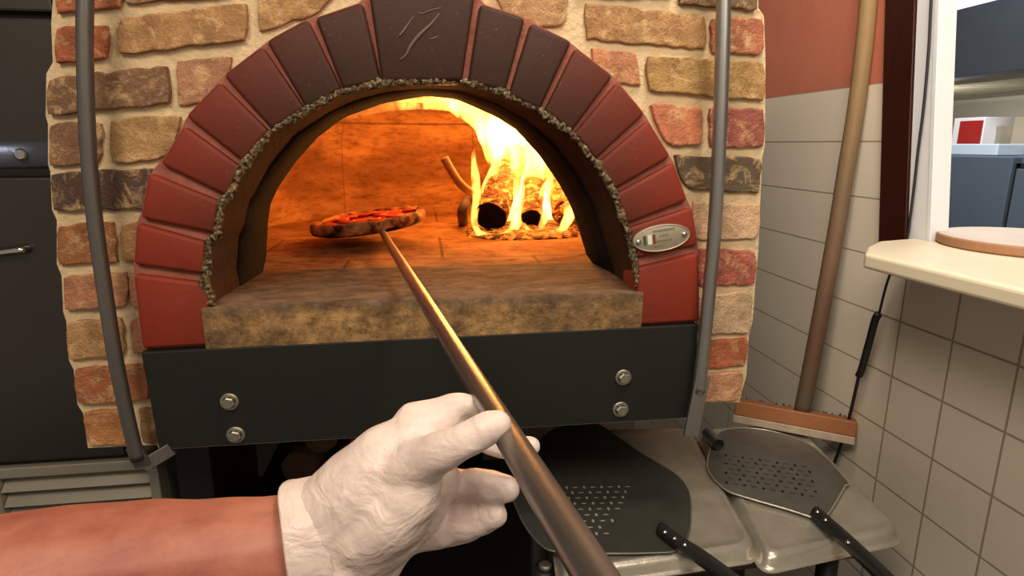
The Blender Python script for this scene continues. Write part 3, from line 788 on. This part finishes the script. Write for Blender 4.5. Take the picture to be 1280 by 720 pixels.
glove = blobs_to_mesh('glove', [
    ch((392, 676, .43, 66), (420, 655, .428, 66), (455, 622, .422, 66), (490, 585, .42, 58), (525, 553, .42, 44), (548, 535, .425, 32)),   # back of the hand
    ch((430, 680, .43, 64), (475, 650, .425, 60), (510, 625, .425, 52), (535, 600, .425, 40)),                                          # heel and palm
    ch((450, 700, .44, 55), (500, 664, .438, 34), (530, 655, .44, 27)),
    ch((455, 660, .415, 52), (490, 645, .405, 46), (512, 622, .400, 40), (520, 602, .398, 34)),                                         # ball of the thumb
    ch((465, 610, .424, 46), (510, 588, .402, 36), (548, 566, .382, 27), (578, 552, .372, 22.5), (596, 543, .370, 22.5), (612, 534, .369, 21.5), (622, 530, .369, 18)),  # thumb
    ch((525, 535, .425, 36), (560, 513, .43, 20), (583, 509, .434, 17), (594, 520, .438, 16), (606, 548, .436, 16), (636, 559, .428, 15.5), (663, 558, .424, 13)),  # forefinger
    ch((520, 600, .445, 32), (556, 606, .444, 23), (580, 607, .441, 20), (592, 607, .440, 22), (612, 609, .432, 21.5), (633, 611, .424, 17.5)),                  # middle
    ch((505, 660, .445, 32), (545, 660, .442, 26), (566, 656, .441, 22), (580, 653, .440, 23.5), (602, 648, .434, 20.5), (619, 644, .428, 16)),                # ring
    ch((505, 665, .462, 26), (545, 668, .462, 17), (580, 664, .46, 15), (600, 656, .458, 13)),                                          # little
], .0022, 5, M_glove, person, n=18)
# cuff: thin rolled open sleeve end
bm = bmesh.new()
ca = dep(400, 668, .427); cb2 = dep(330, 694, .427); ax = (cb2-ca).normalized()
cuff = []
uu = ax.orthogonal().normalized(); ww = ax.cross(uu); rc = 70*.427/F
for h, k in ((-.018, .93), (-.008, 1.0), (.004, 1.045), (.008, 1.075), (.0095, 1.075), (.0095, 1.05), (.004, 1.0)):
    cuff.append([bm.verts.new(ca+ax*(h+.0035*math.sin(3*2*PI*j/40))+(uu*math.cos(2*PI*j/40)+ww*math.sin(2*PI*j/40))*rc*(k+.02*math.sin(5*2*PI*j/40))) for j in range(40)])
for a, b in zip(cuff, cuff[1:]):
    for j in range(40): bm.faces.new((a[j], a[(j+1) % 40], b[(j+1) % 40], b[j]))
finish('cuff', bm, M_glove, glove, smooth=True)

# ------------------------------------------------------------------ table, trays, peels below
TZ = .74
tb = thing('low_table', 'dark reddish brown wooden table under the baking trays', 'table', (.5, .1, 0))
bm = bmesh.new(); box(bm, (.19, -.11, TZ-.05), (.74, .27, TZ-.0148), .004); finish('tabletop', bm, M_tablewood, tb)
for x, y in ((.175, -.08), (.70, -.06), (.70, .23), (.22, .23)):
    bm = bmesh.new(); tube(bm, [(x, y, 0), (x, y, TZ-.051 if x > .18 else TZ-.03)], .018, 16); lg = finish('leg', bm, M_blacksteel, tb)
    if x < .18:
        bm = bmesh.new(); lathe(bm, [(.0, .0), (.011, 0), (.011, .004), (.008, .006), (0, .0065)], (x, y, TZ-.03), (0, 0, 1), 20); finish('leg_cap', bm, M_zinc, lg)
def tray(label, c4, z, rim=.016):
    c4 = [V((p.x, p.y, z)) for p in c4]; c = sum(c4, V())/4
    t = thing('baking_tray', label, 'tray', c, 'aluminium baking trays on the low table')
    def rloop(inset, h, rad=.03):
        out = []
        for i in range(4):
            p = c4[i]; a = (c4[i-1]-p).normalized(); b = (c4[(i+1) % 4]-p).normalized(); p = p+(a+b)*inset; rd = max(.004, rad-inset*.3)
            s = p+a*rd; e = p+b*rd
            for j in range(7):
                q = j/6; out.append((s*(1-q)**2+p*2*q*(1-q)+e*q*q)+V((0, 0, h)))
        return out
    bm = bmesh.new()
    prof = [(.030, 0), (.017, 0), (.014, .0016), (.010, .0012), (.005, -.002), (.001, -.008), (-.001, -.017), (-.004, -.0215), (-.008, -.0225), (-.008, -.024), (-.003, -.0235), (.0005, -.018), (.003, -.010), (.010, -.002), (.030, -.002)]
    rings = [[bm.verts.new(p) for p in rloop(i, h)] for i, h in prof]
    for a, b in zip(rings, rings[1:]):
        for j in range(len(a)): bm.faces.new((a[j], a[(j+1) % len(a)], b[(j+1) % len(a)], b[j]))
    bm.faces.new(rings[0]); bm.faces.new(rings[-1][::-1])
    o = finish('pan', bm, M_tray, t); smooth_angle(o, 50)
    return t
zt0 = TZ-.012
def xy(p): return oz(p, TZ)
tray('worn aluminium baking tray under the black peel, left of the pair', [xy((703, 726)), xy((948, 690)), xy((862, 538)), V((.245, .33, TZ))], TZ+.010)
tray('worn aluminium baking tray under the grey peel, beside the tiled wall', [xy((956, 706)), xy((1128, 668)), V((.845, .28, TZ)), xy((876, 540))], TZ+.010)
def poly_round(pts, k=5): return catmull(list(pts)+[pts[0]], k)[:-1]
def peel_head(name_label, outline, slots, z, m, rimm, tilt, hpts, rivets, hm, plug=None):
    o3 = [V((p.x, p.y, z)) for p in outline]
    c = sum(o3, V())/len(o3)
    t = thing('perforated_peel', name_label, 'pizza peel', c, 'perforated pizza peels on the baking trays')
    bm = bmesh.new(); loops = [poly_round(o3, 5)]
    for s in slots: loops.append(s)
    fill_holes(bm, loops); extrude_all(bm, (0, 0, -.002))
    if plug:                                           # pale plugs added to paint the lit tray showing through the slots
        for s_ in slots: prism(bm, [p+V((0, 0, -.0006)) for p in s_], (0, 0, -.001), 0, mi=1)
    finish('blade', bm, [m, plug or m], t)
    bm = bmesh.new(); lp = poly_round(o3, 5); tube(bm, lp+[lp[0]], .0018, 8, cap=False); finish('rim', bm, rimm, t)
    bm = bmesh.new(); P = catmull(hpts, 6); tube(bm, P, .0135, 16, flat=.75); h = finish('handle', bm, hm, t)
    for rv in rivets:
        bm = bmesh.new(); lathe(bm, [(.0045, 0), (.0045, .0015), (.003, .003), (0, .0035)], rv, (0, 0, 1), 14); finish('rivet', bm, M_chrome, h, smooth=True)
    return t
def slot(c, u, v, a, b, k=8): return [c+u*(a*math.cos(2*PI*j/k))+v*(b*math.sin(2*PI*j/k)) for j in range(k)]
PZ = TZ+.016
def up(p, z=PZ): return oz(p, z)
M_slot = simple('lit_tray_slot_plugs', (190, 186, 166), (130, 126, 110), 60, .4, .3)  # bright colour stands in for the lit tray under the holes
out1 = [up(p) for p in ((640, 622), (655, 655), (676, 681), (700, 690), (770, 692), (825, 691), (843, 689), (855, 679), (862, 660), (863, 640), (862, 620), (856, 606), (843, 592), (822, 579), (798, 565), (775, 549))]+[V((.36, .34, PZ)), V((.25, .30, PZ)), V((.19, .17, PZ))]
c1 = up((745, 640)); sl = []
u1 = (up((800, 632))-up((690, 634))).normalized(); v1 = V((-u1.y, u1.x, 0))
for i in range(9):
    for j in range(10):
        c = up((704, 676))+u1*(i*.0165+(.008 if j % 2 else 0))+v1*(j*.0175)
        px = i+j*1.0
        if i > 3.4+j*.62: continue
        sl.append(slot(c, u1, v1, .0056 if (i+j) % 2 else .0026, .0022 if (i+j) % 2 else .0052))
hz = PZ+.008
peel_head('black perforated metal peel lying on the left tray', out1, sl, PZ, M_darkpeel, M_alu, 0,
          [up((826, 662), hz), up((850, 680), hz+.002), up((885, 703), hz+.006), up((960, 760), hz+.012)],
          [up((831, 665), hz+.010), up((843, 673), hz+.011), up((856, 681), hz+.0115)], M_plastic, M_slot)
out2 = [up(p) for p in ((893, 600), (910, 614), (940, 624), (985, 637), (1016, 647), (1026, 649), (1034, 644), (1046, 626), (1056, 608), (1058, 600))]+[V((.80, .16, PZ)), V((.74, .245, PZ)), V((.64, .25, PZ)), up((884, 578))]
sl = []; u2 = (up((1010, 590))-up((910, 575))).normalized(); v2 = V((-u2.y, u2.x, 0))
for i in range(10):
    for j in range(7):
        c = up((908, 603))+u2*(i*.0165+(.008 if j % 2 else 0))+v2*(j*.0185)
        sl.append(slot(c, u2, v2, .0058 if (i+j) % 2 else .003, .0024 if (i+j) % 2 else .0055))
peel_head('grey scratched aluminium perforated peel lying on the right tray below the brush', out2, sl, PZ, M_alu, M_tray, 0,
          [up((1020, 642), hz), up((1040, 660), hz+.003), up((1075, 692), hz+.008), up((1150, 765), hz+.014)],
          [up((1022, 640), hz+.010), up((1032, 650), hz+.011), up((1060, 678), hz+.015)], M_plastic)
# short tube at the back
bm = bmesh.new(); a = up((884, 541), TZ+.03); b = up((898, 556), TZ+.03); d = (b-a).normalized()
tube(bm, [a, b], .0125, 20, cap=False); tube(bm, [b, a+d*.004], .0105, 20, cap=False)
bm.normal_update()
tag(finish('steel_tube', bm, M_pole, fix=False), 'short grey steel tube lying on the back of the right tray', 'tube')

# ------------------------------------------------------------------ oven brush leaning on the wall
Rr = ox((1069, 553), .893); Ll = oz((917, 524), Rr.z)
bu = (Rr-Ll); bl = bu.length; bu.normalize(); bn = V((bu.y, -bu.x, 0))            # bn points to the camera side
if bn.dot(CAM-Rr) < 0: bn = -bn
lean = (V((0, 0, 1))-bn*.25).normalized(); bd = bu.cross(lean); bd = bd if bd.dot(bn) > 0 else -bd
def bb(s, d, h): return Ll+bu*(s*bl)+bd*d+lean*h
broom = thing('oven_brush', 'long wooden oven brush with orange brown block leaning on the tiled wall', 'brush', Ll.lerp(Rr, .5))
bm = bmesh.new()
prism(bm, [bb(0, 0, .010), bb(1, 0, .010), bb(1, 0, .044), bb(0, 0, .044)], bd*-.05, .003, 2, bevel_all=True)
finish('head_block', bm, M_block, broom)
bm = bmesh.new()
prism(bm, [bb(-.005, .003, -.006), bb(.995, .003, -.006), bb(.995, .003, .0105), bb(-.005, .003, .0105)], bd*-.006, .001)
finish('scraper_strip', bm, M_scraper, broom)
bm = bmesh.new()
for i in range(150):
    s = random.uniform(.02, .98); p = bb(s, -.05-random.uniform(-.004, .004), random.uniform(.016, .040)); q = p-bd*random.uniform(.012, .022)+lean*random.uniform(.002, .009)+bu*random.uniform(-.006, .006)
    tube(bm, [p, q], [.0022, .0014], 4)
finish('bristles', bm, M_bristle, broom)
hb = bb(.56, -.022, .036); ht = ox((1092, -70), WX-.016)
db = (hb-CAM).dot(FW); dt = (ht-CAM).dot(FW)
hp = []
for x, y in ((1003, 512), (1021, 420), (1045, 290), (1057, 215), (1068, 150), (1079, 70), (1086, 0), (1092, -70)):
    t = (512-y)/582; hp.append(dep(x, y, 1/((1-t)/db+t/dt)))
hp[0] = hb
bm = bmesh.new(); tube(bm, catmull(hp, 5), .0168, 18); finish('handle', bm, M_broom, broom)

# ------------------------------------------------------------------ shelf, board, cable
SZ = 1.214
sa = oz((1081, 305), SZ); sb = oz((1300, 352), SZ)
bm = bmesh.new()
dirf = (sb-sa).normalized()
fx = sa.x; 
prism(bm, [oz((1081, 316), SZ), V((oz((1081, 316), SZ).x+.035, -1.02, SZ)), V((1.15, -1.02, SZ)), V((1.15, yo-.012, SZ)), V((WX-.017, yo-.012, SZ)), V((WX-.017, .085, SZ)), oz((1098, 301), SZ), oz((1084, 308), SZ)], (0, 0, -.026), .006, 3, bevel_all=True)
tag(finish('serving_shelf', bm, M_cream), 'cream painted shelf sill along the serving hatch on the tiled wall', 'shelf')
bcen = oz((1173, 298), SZ)+V((.075, -.115, 0)); bm = bmesh.new()
lathe(bm, [(0, .0005), (.135, .0005), (.1385, .003), (.1385, .015), (.136, .0175)], (bcen.x, bcen.y, SZ), (0, 0, 1), 64)
lathe(bm, [(.136, .0175), (.10, .018), (0, .018)], (bcen.x, bcen.y, SZ), (0, 0, 1), 64, mi=1)
tag(finish('round_board', bm, [M_board, M_boardtop]), 'round wooden serving board with a pale top lying on the cream shelf', 'board')
cab = thing('hanging_cable', 'thin black cable hanging down the white hatch frame, thicker grip below shelf', 'cable', ox((1050, 585), .89))
bm = bmesh.new()
cpx = [((1168, -60), .898), ((1164, 0), .898), ((1161, 60), .898), ((1155, 130), .898), ((1148, 185), .897), ((1143, 230), .895), ((1138, 270), .894), ((1134, 297), .893), ((1124, 322), .890)]
tube(bm, catmull([ox(p, x) for p, x in cpx]+[ox((1110, 350), .889), ox((1098, 396), .890)], 6), .0024, 8)
finish('wire', bm, M_cable, cab)
bm = bmesh.new(); P = catmull([ox((1099, 392), .890), ox((1094, 400), .890), ox((1086, 430), .893), ox((1077, 462), .893), ox((1073, 470), .894)], 5)
tube(bm, P, [.003]+[.0075]*19+[.003], 12); finish('grip', bm, M_cable, cab)
bm = bmesh.new(); tube(bm, catmull([ox((1074, 468), .895), ox((1062, 520), .896), ox((1050, 560), .896), ox((1040, 585), .896)], 5), .0034, 8)
finish('lower_rod', bm, M_cable, cab)

# ------------------------------------------------------------------ refrigerator on the left
FY = .12
M_rail = simple('blue_reflection_rail', (128, 138, 164), (104, 112, 136), 4, .3, .8)  # bluish reflection on the fridge door painted into the steel colour
fr = thing('refrigerator', 'dark stainless steel refrigerator standing left of the brick oven', 'refrigerator', (-.95, .4, 0))
xr = -.535
def fz(px, py): return oy((px, py), FY).z
zv = fz(60, 579); zs1 = fz(30, 18); zb1 = fz(30, 205); zb0 = fz(30, 182)
bm = bmesh.new(); box(bm, (-1.6, FY+.03, .05), (xr, .85, 2.0), .004); finish('body', bm, M_fridge, fr)
bm = bmesh.new(); box(bm, (-1.6, FY, zs1+.004), (xr, FY+.03, 1.98), .004); finish('top_panel', bm, M_fridge, fr)
bm = bmesh.new(); box(bm, (-1.6, FY, zb1), (xr, FY+.03, zs1-.004), .004); finish('upper_door', bm, M_fridge, fr)
bm = bmesh.new()
P = [V((x, FY+.002, (zb0+zb1)/2)) for x in (-1.6, xr)]
tube(bm, P, (zb0-zb1)*.75, 24, ref=(0, 0, 1), flat=.5); rail = finish('door_rail', bm, M_rail, fr)
bm = bmesh.new(); c = oy((27, 193), FY-.012); lathe(bm, [(.009, 0), (.009, .003), (.007, .005), (0, .005)], c, (0, -1, 0), 20); finish('screw', bm, M_chrome, rail)
bm = bmesh.new(); box(bm, (-1.6, FY, zv+.004), (xr, FY+.03, zb1-.02), .004); door = finish('lower_door', bm, M_fridge, fr)
bm = bmesh.new(); a = oy((-40, 321), FY-.012); b = oy((27, 313), FY-.012); tube(bm, catmull([a, a.lerp(b, .8), b, b+V((.004, .012, 0))], 5), .006, 12, flat=.7); finish('handle', bm, M_chrome, door)
xv = oy((215, 632), FY).x; xvt = oy((196, 577), FY).x
bm = bmesh.new(); xi = oy((193, 640), FY).x; xl = oy((6, 640), FY).x; zl = fz(100, 592)
box(bm, (-1.6, FY-.002, zl), (xvt, FY+.03, zv-.004), .002); box(bm, (xi, FY-.002, .1), (xvt, FY+.03, zl), .002); box(bm, (-1.6, FY-.002, .1), (xl, FY+.03, zl), .002)
box(bm, (-1.6, FY+.031, .05), (xvt, FY+.2, zv-.006))
vf = finish('vent_frame', bm, M_fridge_lt, fr)
z = zl-.004
for i in range(8):
    bm = bmesh.new()
    prism(bm, [V((xl+.001, FY+.022, z)), V((xl+.001, FY+.024, z-.002)), V((xl+.001, FY+.002, z-.024)), V((xl+.001, FY-.001, z-.022))], (xi-xl-.002, 0, 0))
    finish('louvre', bm, M_fridge_lt, vf); z -= .0285

# ------------------------------------------------------------------ firewood under the oven
for i, (x, y, z, r) in enumerate(((-.30, .36, .675, .043), (-.20, .37, .672, .040), (-.10, .36, .675, .043), (-.25, .37, .742, .038), (-.15, .37, .740, .038))):
    bm = bmesh.new(); n = 9
    P = [V((x+.01*math.sin(k+i), y+k*.07, z)) for k in range(5)]
    tube(bm, P, [r*(.95+.05*math.sin(k*2+i)) for k in range(5)], n, ref=(math.cos(i*2.1), 0, math.sin(i*2.1)))
    for v in bm.verts: v.co += V((mnoise.noise(v.co*30), 0, mnoise.noise(v.co*30+V((5, 0, 0)))))*.004
    tag(finish('firewood_log', bm, M_fw), ('dim split log in the shadows under the oven, bottom row left', 'dim split log in the shadows under the oven, bottom row middle', 'dim split log in the shadows under the oven, bottom row right', 'dim split log in the shadows under the oven, upper row left', 'dim split log in the shadows under the oven, upper row right')[i], 'firewood', 'split logs under the oven')

# ------------------------------------------------------------------ kitchen beyond the hatch
KX = 1.9
def kx(p, x=KX): return ox(p, x)
hood = thing('extractor_hood', 'dark slate extractor hood with ribbed filters beyond the serving hatch', 'hood', kx((1240, 60)))
zlo = kx((1190, 98)).z; zhi = kx((1190, 14)).z
ymin, ymax = -1.2, 2.3
bm = bmesh.new(); box(bm, (KX, ymin, zlo), (KX+.02, ymax, zhi), .002); finish('front_panel', bm, M_hood, hood)
bm = bmesh.new()
n = 64
for i in range(n):
    y = ymin+(ymax-ymin)*i/n
    box(bm, (KX+.25, y, zlo+.02), (KX+.95, y+(ymax-ymin)/n*.6, zlo+.035))
box(bm, (KX+.02, ymin, zlo+.036), (KX+.95, ymax, zlo+.05))
finish('filter', bm, M_filter, hood)
for x0, m in ((KX+.02, M_hood), (KX+.24, M_filter), (KX+.95, M_chrome)):
    bm = bmesh.new(); box(bm, (x0, ymin, zlo), (x0+.07, ymax, zlo+.034), .002); finish('rail', bm, m, hood)
bm = bmesh.new(); box(bm, (3.0, -2.2, 0), (3.1, 3.0, 2.7)); struct(finish('wall_far', bm, M_kwall))
bm = bmesh.new(); box(bm, (.94, 2.9, 0), (3.0, 3.0, 2.7)); struct(finish('wall_kitchen', bm, M_kwall))
bm = bmesh.new(); a = kx((1247, 3)); box(bm, (KX+.002, a.y, zhi+.001), (KX+.06, ymax, zhi+.16))
lampm = N('cool_lamp_diffuser'); lampm.bsdf(lin((216, 222, 240)), .6, emit=lin((206, 214, 240)), es=.9)
tag(finish('ceiling_light', bm, lampm.m), 'pale bluish light strip standing above the dark hood beyond the hatch', 'light')
# blue steel cabinet
zc = kx((1230, 195), 1.75).z
cbn = thing('steel_cabinet', 'blue grey steel cabinet standing beyond the serving hatch', 'cabinet', (2.0, .0, 0))
yg = kx((1262, 240), 1.75).y
bm = bmesh.new(); box(bm, (1.78, -1.2, 0), (2.4, 2.3, zc), .004); finish('body', bm, M_blue, cbn)
bm = bmesh.new(); box(bm, (1.75, yg+.008, .1), (1.78, 2.3, zc-.002), .003); finish('door', bm, M_blue, cbn)
bm = bmesh.new(); box(bm, (1.75, -.6, .1), (1.78, yg-.008, zc-.035), .003); finish('door', bm, M_blue, cbn)
bm = bmesh.new(); box(bm, (1.762, yg-.008, .1), (1.779, yg+.008, zc-.02)); box(bm, (1.762, -.6, zc-.033), (1.779, yg+.004, zc-.02)); finish('door_seal', bm, M_cable, cbn)
def kbox(name, label, cat, x0, px0, px1, depth, zb, h, m, bev=.004):
    y1 = ox((px0, 180), x0).y; y0 = ox((px1, 180), x0).y
    bm = bmesh.new(); box(bm, (x0, y0, zb), (x0+depth, y1, zb+h), bev)
    return tag(finish(name, bm, m), label, cat)
def hh(p, x): return ox(p, x).z
tagp = kbox('plastic_tub', 'pale blue plastic tub on top of the blue cabinet', 'tub', 1.80, 1180, 1248, .10, zc+.0005, hh((1210, 180), 1.80)-zc, M_paleblue)
rb_ = thing('card_box', 'red and white card box above the pale blue tub', 'box', (2.0, ox((1212, 180), 1.95).y, zc))
y1 = ox((1190, 170), 1.95).y; y0 = ox((1228, 170), 1.95).y; zt_ = hh((1212, 147), 1.95)
bm = bmesh.new(); box(bm, (1.95, y0, zc+.0005), (2.15, y1, zt_), .002); finish('carton', bm, M_whitepaint, rb_)
ya_, yb_ = ox((1226, 170), 1.948).y, ox((1198, 170), 1.948).y
bm = bmesh.new(); box(bm, (1.946, ya_, hh((1212, 180), 1.948)), (1.9495, yb_, hh((1212, 151), 1.948))); finish('red_panel', bm, M_boxred, rb_)
pc_ = ox((1246, 180), 2.0); bm = bmesh.new(); ph = hh((1246, 158), 2.0)-zc
lathe(bm, [(0, 0), (.045, 0), (.048, .004), (.05, ph*.8), (.053, ph), (.048, ph), (.046, ph*.8), (0, ph*.7)], (2.05, pc_.y, zc+.0005), (0, 0, 1), 32)
o = finish('steel_pot', bm, M_pot); smooth_angle(o); tag(o, 'beige metal pot on the cabinet beside the red box', 'pot')
kbox('storage_bin', 'beige square bin on the cabinet at the right frame edge', 'bin', 2.0, 1262, 1300, .12, zc+.0005, hh((1270, 146), 2.0)-zc, M_filter)

# ------------------------------------------------------------------ light
w = bpy.data.worlds.new('world'); SC.world = w; w.use_nodes = True
w.node_tree.nodes['Background'].inputs[0].default_value = (1, .90, .78, 1); w.node_tree.nodes['Background'].inputs[1].default_value = .33
def area(name, loc, target, size, power, col):
    l = bpy.data.lights.new(name, 'AREA'); l.energy = power; l.color = col; l.shape = 'RECTANGLE'; l.size = size[0]; l.size_y = size[1]
    o = bpy.data.objects.new(name, l); COL.objects.link(o); o.location = loc
    o.rotation_euler = (V(target)-V(loc)).to_track_quat('-Z', 'Y').to_euler(); return o
def point(name, loc, power, col, r):
    l = bpy.data.lights.new(name, 'POINT'); l.energy = power; l.color = col; l.shadow_soft_size = r
    o = bpy.data.objects.new(name, l); COL.objects.link(o); o.location = loc; return o
area('counter_fill', (.55, -1.1, 2.0), (.6, .0, .7), (.5, .5), 7.5, (1, .92, .80))
area('ceiling_lamp', (-.55, -1.35, 2.45), (.05, 0, 1.15), (.7, .5), 21, (1, .87, .70))
area('room_fill', (.42, -.35, 2.45), (.92, .45, 1.6), (.4, .4), 15, (1, .88, .76))
area('kitchen_lamp', (1.3, .6, 2.4), (1.95, .9, 1.3), (.5, .5), 22, (.95, .97, 1))
point('hood_underside_fill', (2.3, 1.75, 1.46), 9, (1, .96, .88), .03)  # unseen light added to brighten the underside of the hood
point('fire_glow', (.26, .72, 1.36), 13, (1, .42, .10), .07)
point('flame_tip_glow', (.08, .62, 1.47), 3.5, (1, .48, .12), .05)
SC.view_settings.view_transform = 'Standard'; SC.view_settings.look = 'None'; SC.view_settings.exposure = 0
SC.cycles.use_denoising = True
SC.cycles.transparent_max_bounces = 48; SC.cycles.max_bounces = 8
